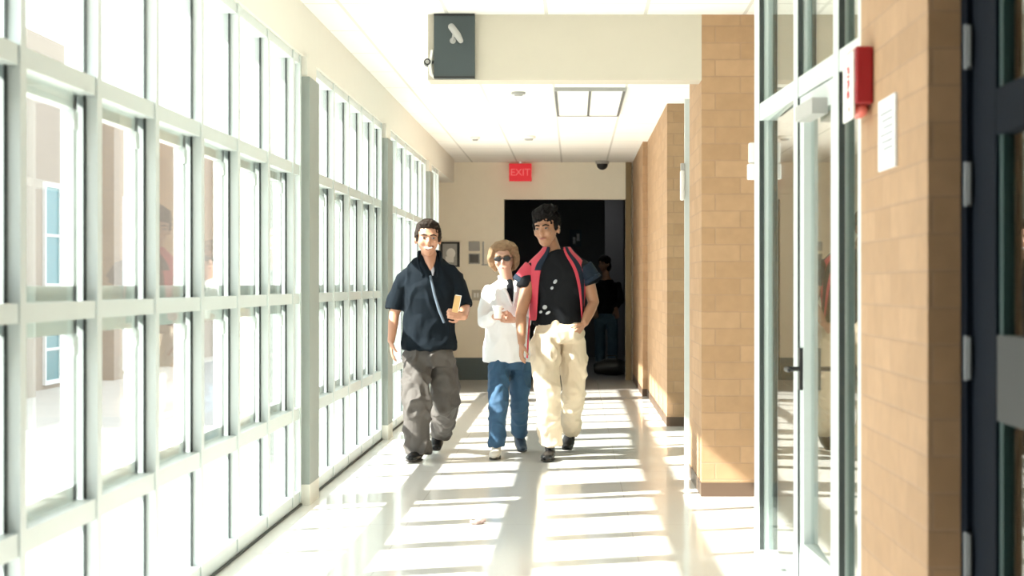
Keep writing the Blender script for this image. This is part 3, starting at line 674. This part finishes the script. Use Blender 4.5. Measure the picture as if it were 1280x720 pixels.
# open sleeveless vest: loft with a gap down the front
def vest():
    bm = bmesh.new(); n = 40; rows = []
    prof = [(401, .192, .142, .85), (385, .194, .144, .80), (368, .202, .150, .72), (350, .216, .152, .62), (338, .224, .138, .54), (329, .208, .120, .46), (321, .155, .102, .42), (314, .108, .090, .46), (309, .092, .084, .52)]
    for (y, rx, ry, gap), gr_ in zip(prof, (1.22, 1.12, .94, .74, .58, .48, .44, .47, .52)):
        c = J(696, y, 14.26); row = []
        for k in range(n + 1):
            a = -math.pi/2 + gr_ + (2*math.pi - gap - gr_) * k / n
            wob = 1 + .03 * noise.noise(Vector((a*2, y*.05, 0)))
            row.append(bm.verts.new(c + V(rx*wob*math.cos(a), ry*wob*math.sin(a), 0)))
        rows.append(row)
    for i, (a, b2) in enumerate(zip(rows, rows[1:])):
        for k in range(n):
            f = bm.faces.new((a[k], a[k+1], b2[k+1], b2[k])); f.smooth = True
            kk = k; right = k < n/2                # k=0 starts at the wearer-left (picture right) front edge
            if right: f.material_index = 0 if kk < 1 or 3 <= kk < 6 else 1
            else:
                kk = n - 1 - k; f.material_index = 1 if (kk < 2 and i >= 4) or kk > 14 else 0
            if i >= 5 and right and kk > 5: f.material_index = 1
    me = bpy.data.meshes.new('vest'); bm.to_mesh(me); bm.free()
    o = link('vest', me, None, r, mats=[M['vestred'], M['vestnavy']])
    md = o.modifiers.new('t', 'SOLIDIFY'); md.thickness = .012; md.offset = 1
    md = o.modifiers.new('s', 'SUBSURF'); md.levels = 1; md.render_levels = 2
vest()
for (x1_, y1_, x2_, y2_) in ((667, 334, 653, 353), (728, 333, 739, 350)):
    a = J(x1_, y1_, YT); c = J(x2_, y2_, YT)
    B().tube([(a, .072), (a.lerp(c, .5), .079), (c, .076)], 18, caps=False).blob('vest_sleeve', M['vestred' if x1_ < 700 else 'vestnavy'], r, .008, 3)
    B().tube([(a.lerp(c, .80), .0805), (c + (c - a) * .12, .079)], 18, caps=False).blob('sleeve_band', M['vestnavy'], r, .007, 2)
B().tube([(J(662, 398, 14.12), .007), (J(660, 425, 14.10), .007), (J(659, 447, 14.10), .007)], 8).build('vest_cord', M['vestred'], r, smooth=True)
b = B()
b.tube([(J(698, 404, 14.26), (.160, .108)), (J(698, 415, 14.25), (.188, .142)), (J(698, 428, 14.25), (.192, .142))], 24, caps=False)
b.tube([(J(681, 425, 14.22), (.105, .118)), (J(682, 452, 14.10), (.103, .108)), (knL, (.090, .095)), (J(686, 520, 14.05), (.082, .09)), (J(688, 545, 14.09), (.080, .088)), (J(688, 556, 14.10), (.080, .088))], 20, caps=False)
b.tube([(J(715, 425, 14.28), (.105, .118)), (J(717, 452, 14.26), (.103, .108)), (J(717, 484, 14.28), (.090, .095)), (J(715, 512, 14.55), (.078, .085)), (J(713, 536, 14.84), (.075, .08))], 20, caps=False)
b.blob('trousers', M['khaki'], r, .008, 3, .024, 8.5, .8)
shoe(r, V(anL.x, anL.y, .085), V(anL.x - .025, 13.88, .035), 'shoeblack')
shoe(r, V(anR.x, 14.95, .17), V(anR.x - .02, 14.76, .035), 'shoeblack', False, .046, 'shoe', .14)

# ---------- person in the dark room
r = empty('person', (J(755, 455, 29.6).x, 29.6, 0), 'dark-clothed person in jeans standing in shadow inside the dark doorway', 'person')
YT = 29.6; hc = J(755, 330, YT - .05); s = 1.0; R = Euler((.1, 0, -.6)).to_matrix()
b = B(); head_prims(b, hc, s, R)
b.tube([(J(758, 352, YT), .06), (J(757, 340, YT), .055), (J(756, 334, YT), .05)])
b.tube([(J(757, 392, YT), (.14, .10)), (J(758, 372, YT), (.14, .10)), (J(758, 357, YT), (.17, .10)), (J(758, 350, YT), (.08, .06))])
for xs, xe, xw, ye in ((745, 741, 744, 375), (771, 776, 770, 375)):
    S, E, W = J(xs, 356, YT), J(xe, ye, YT), J(xw, 386, YT - .15); b.tube([(S, .05), (E, .042), (W, .03)]); hand(b, W, V(.1, -.4, -.9), V(0, 1, 0), .4, 1, 1)
for xh, xk in ((750, 750), (764, 766)): b.tube([(J(xh, 392, YT), .085), (J(xk, 422, YT), .055), (V(J(xk, 0, YT).x, YT, .1), .04)])
b.blob('body', M['skin_d'], r, .009, 3)
face_parts(hc, s, R, r, brow='hair_black')
B().ell(hc + R @ V(0, .025, .05), (.095, .105, .085), R).ell(hc + R @ V(0, .06, -.04), (.085, .06, .10), R).blob('hair', M['hair_black'], r, .008, 2, .01, 25)
b = B().tube([(J(757, 392, YT), (.19, .13)), (J(757, 375, YT), (.18, .13)), (J(758, 358, YT), (.20, .12)), (J(758, 350, YT), (.10, .08))], 22, caps=False)
b.tube([(J(745, 357, YT), .07), (J(741, 375, YT), .06), (J(744, 384, YT - .12), .05)]); b.tube([(J(771, 357, YT), .07), (J(776, 375, YT), .06), (J(770, 384, YT - .12), .05)])
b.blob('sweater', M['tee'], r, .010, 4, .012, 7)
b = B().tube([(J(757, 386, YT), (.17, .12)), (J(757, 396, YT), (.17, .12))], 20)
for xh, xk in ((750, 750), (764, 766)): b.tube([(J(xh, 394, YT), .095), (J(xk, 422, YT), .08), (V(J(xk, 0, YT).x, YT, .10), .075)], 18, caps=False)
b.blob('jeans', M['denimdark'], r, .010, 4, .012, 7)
for xk in (750, 766): shoe(r, V(J(xk, 0, YT).x, YT, .09), V(J(xk, 0, YT).x - .05, YT - .2, .035), 'shoeblack')

# ------------------------------------------------------------------ light and camera
w = bpy.data.worlds.new('sky'); bpy.context.scene.world = w; w.use_nodes = True
bg = w.node_tree.nodes['Background']; bg.inputs[0].default_value = (.90, .96, 1.0, 1); bg.inputs[1].default_value = 3.3
sd = bpy.data.lights.new('sun', 'SUN'); sd.energy = 23; sd.angle = math.radians(.9); sd.color = (1, .95, .87)
so = bpy.data.objects.new('sun', sd); C.objects.link(so)
so.rotation_euler = Vector((1.15, .46, -1)).to_track_quat('-Z', 'Y').to_euler()
ad = bpy.data.lights.new('dark_room_fill', 'AREA'); ad.energy = 8; ad.size = 1.0; ao = bpy.data.objects.new('dark_room_fill', ad); C.objects.link(ao); ao.location = (0, 30.5, 2.9)  # unseen fill light, added to lift the dark room from black

cam = bpy.data.cameras.new('camera'); co = bpy.data.objects.new('camera', cam); C.objects.link(co)
co.location = (0, 0, EYE); co.rotation_euler = (math.pi/2, 0, 0)
cam.sensor_width = 36; cam.lens = F * 36 / 1280; cam.shift_x = -(VX - 640) / 1280; cam.shift_y = -(360 - VY) / 1280
cam.dof.use_dof = True; cam.dof.focus_distance = 14.2; cam.dof.aperture_fstop = 4.0
sc = bpy.context.scene; sc.camera = co
sc.view_settings.view_transform = 'Standard'; sc.view_settings.look = 'None'; sc.view_settings.gamma = 1; sc.view_settings.use_curve_mapping = False
sc.view_settings.exposure = 0.0
sc.cycles.max_bounces = 12; sc.cycles.diffuse_bounces = 6; sc.cycles.transparent_max_bounces = 16; sc.cycles.sample_clamp_indirect = 6
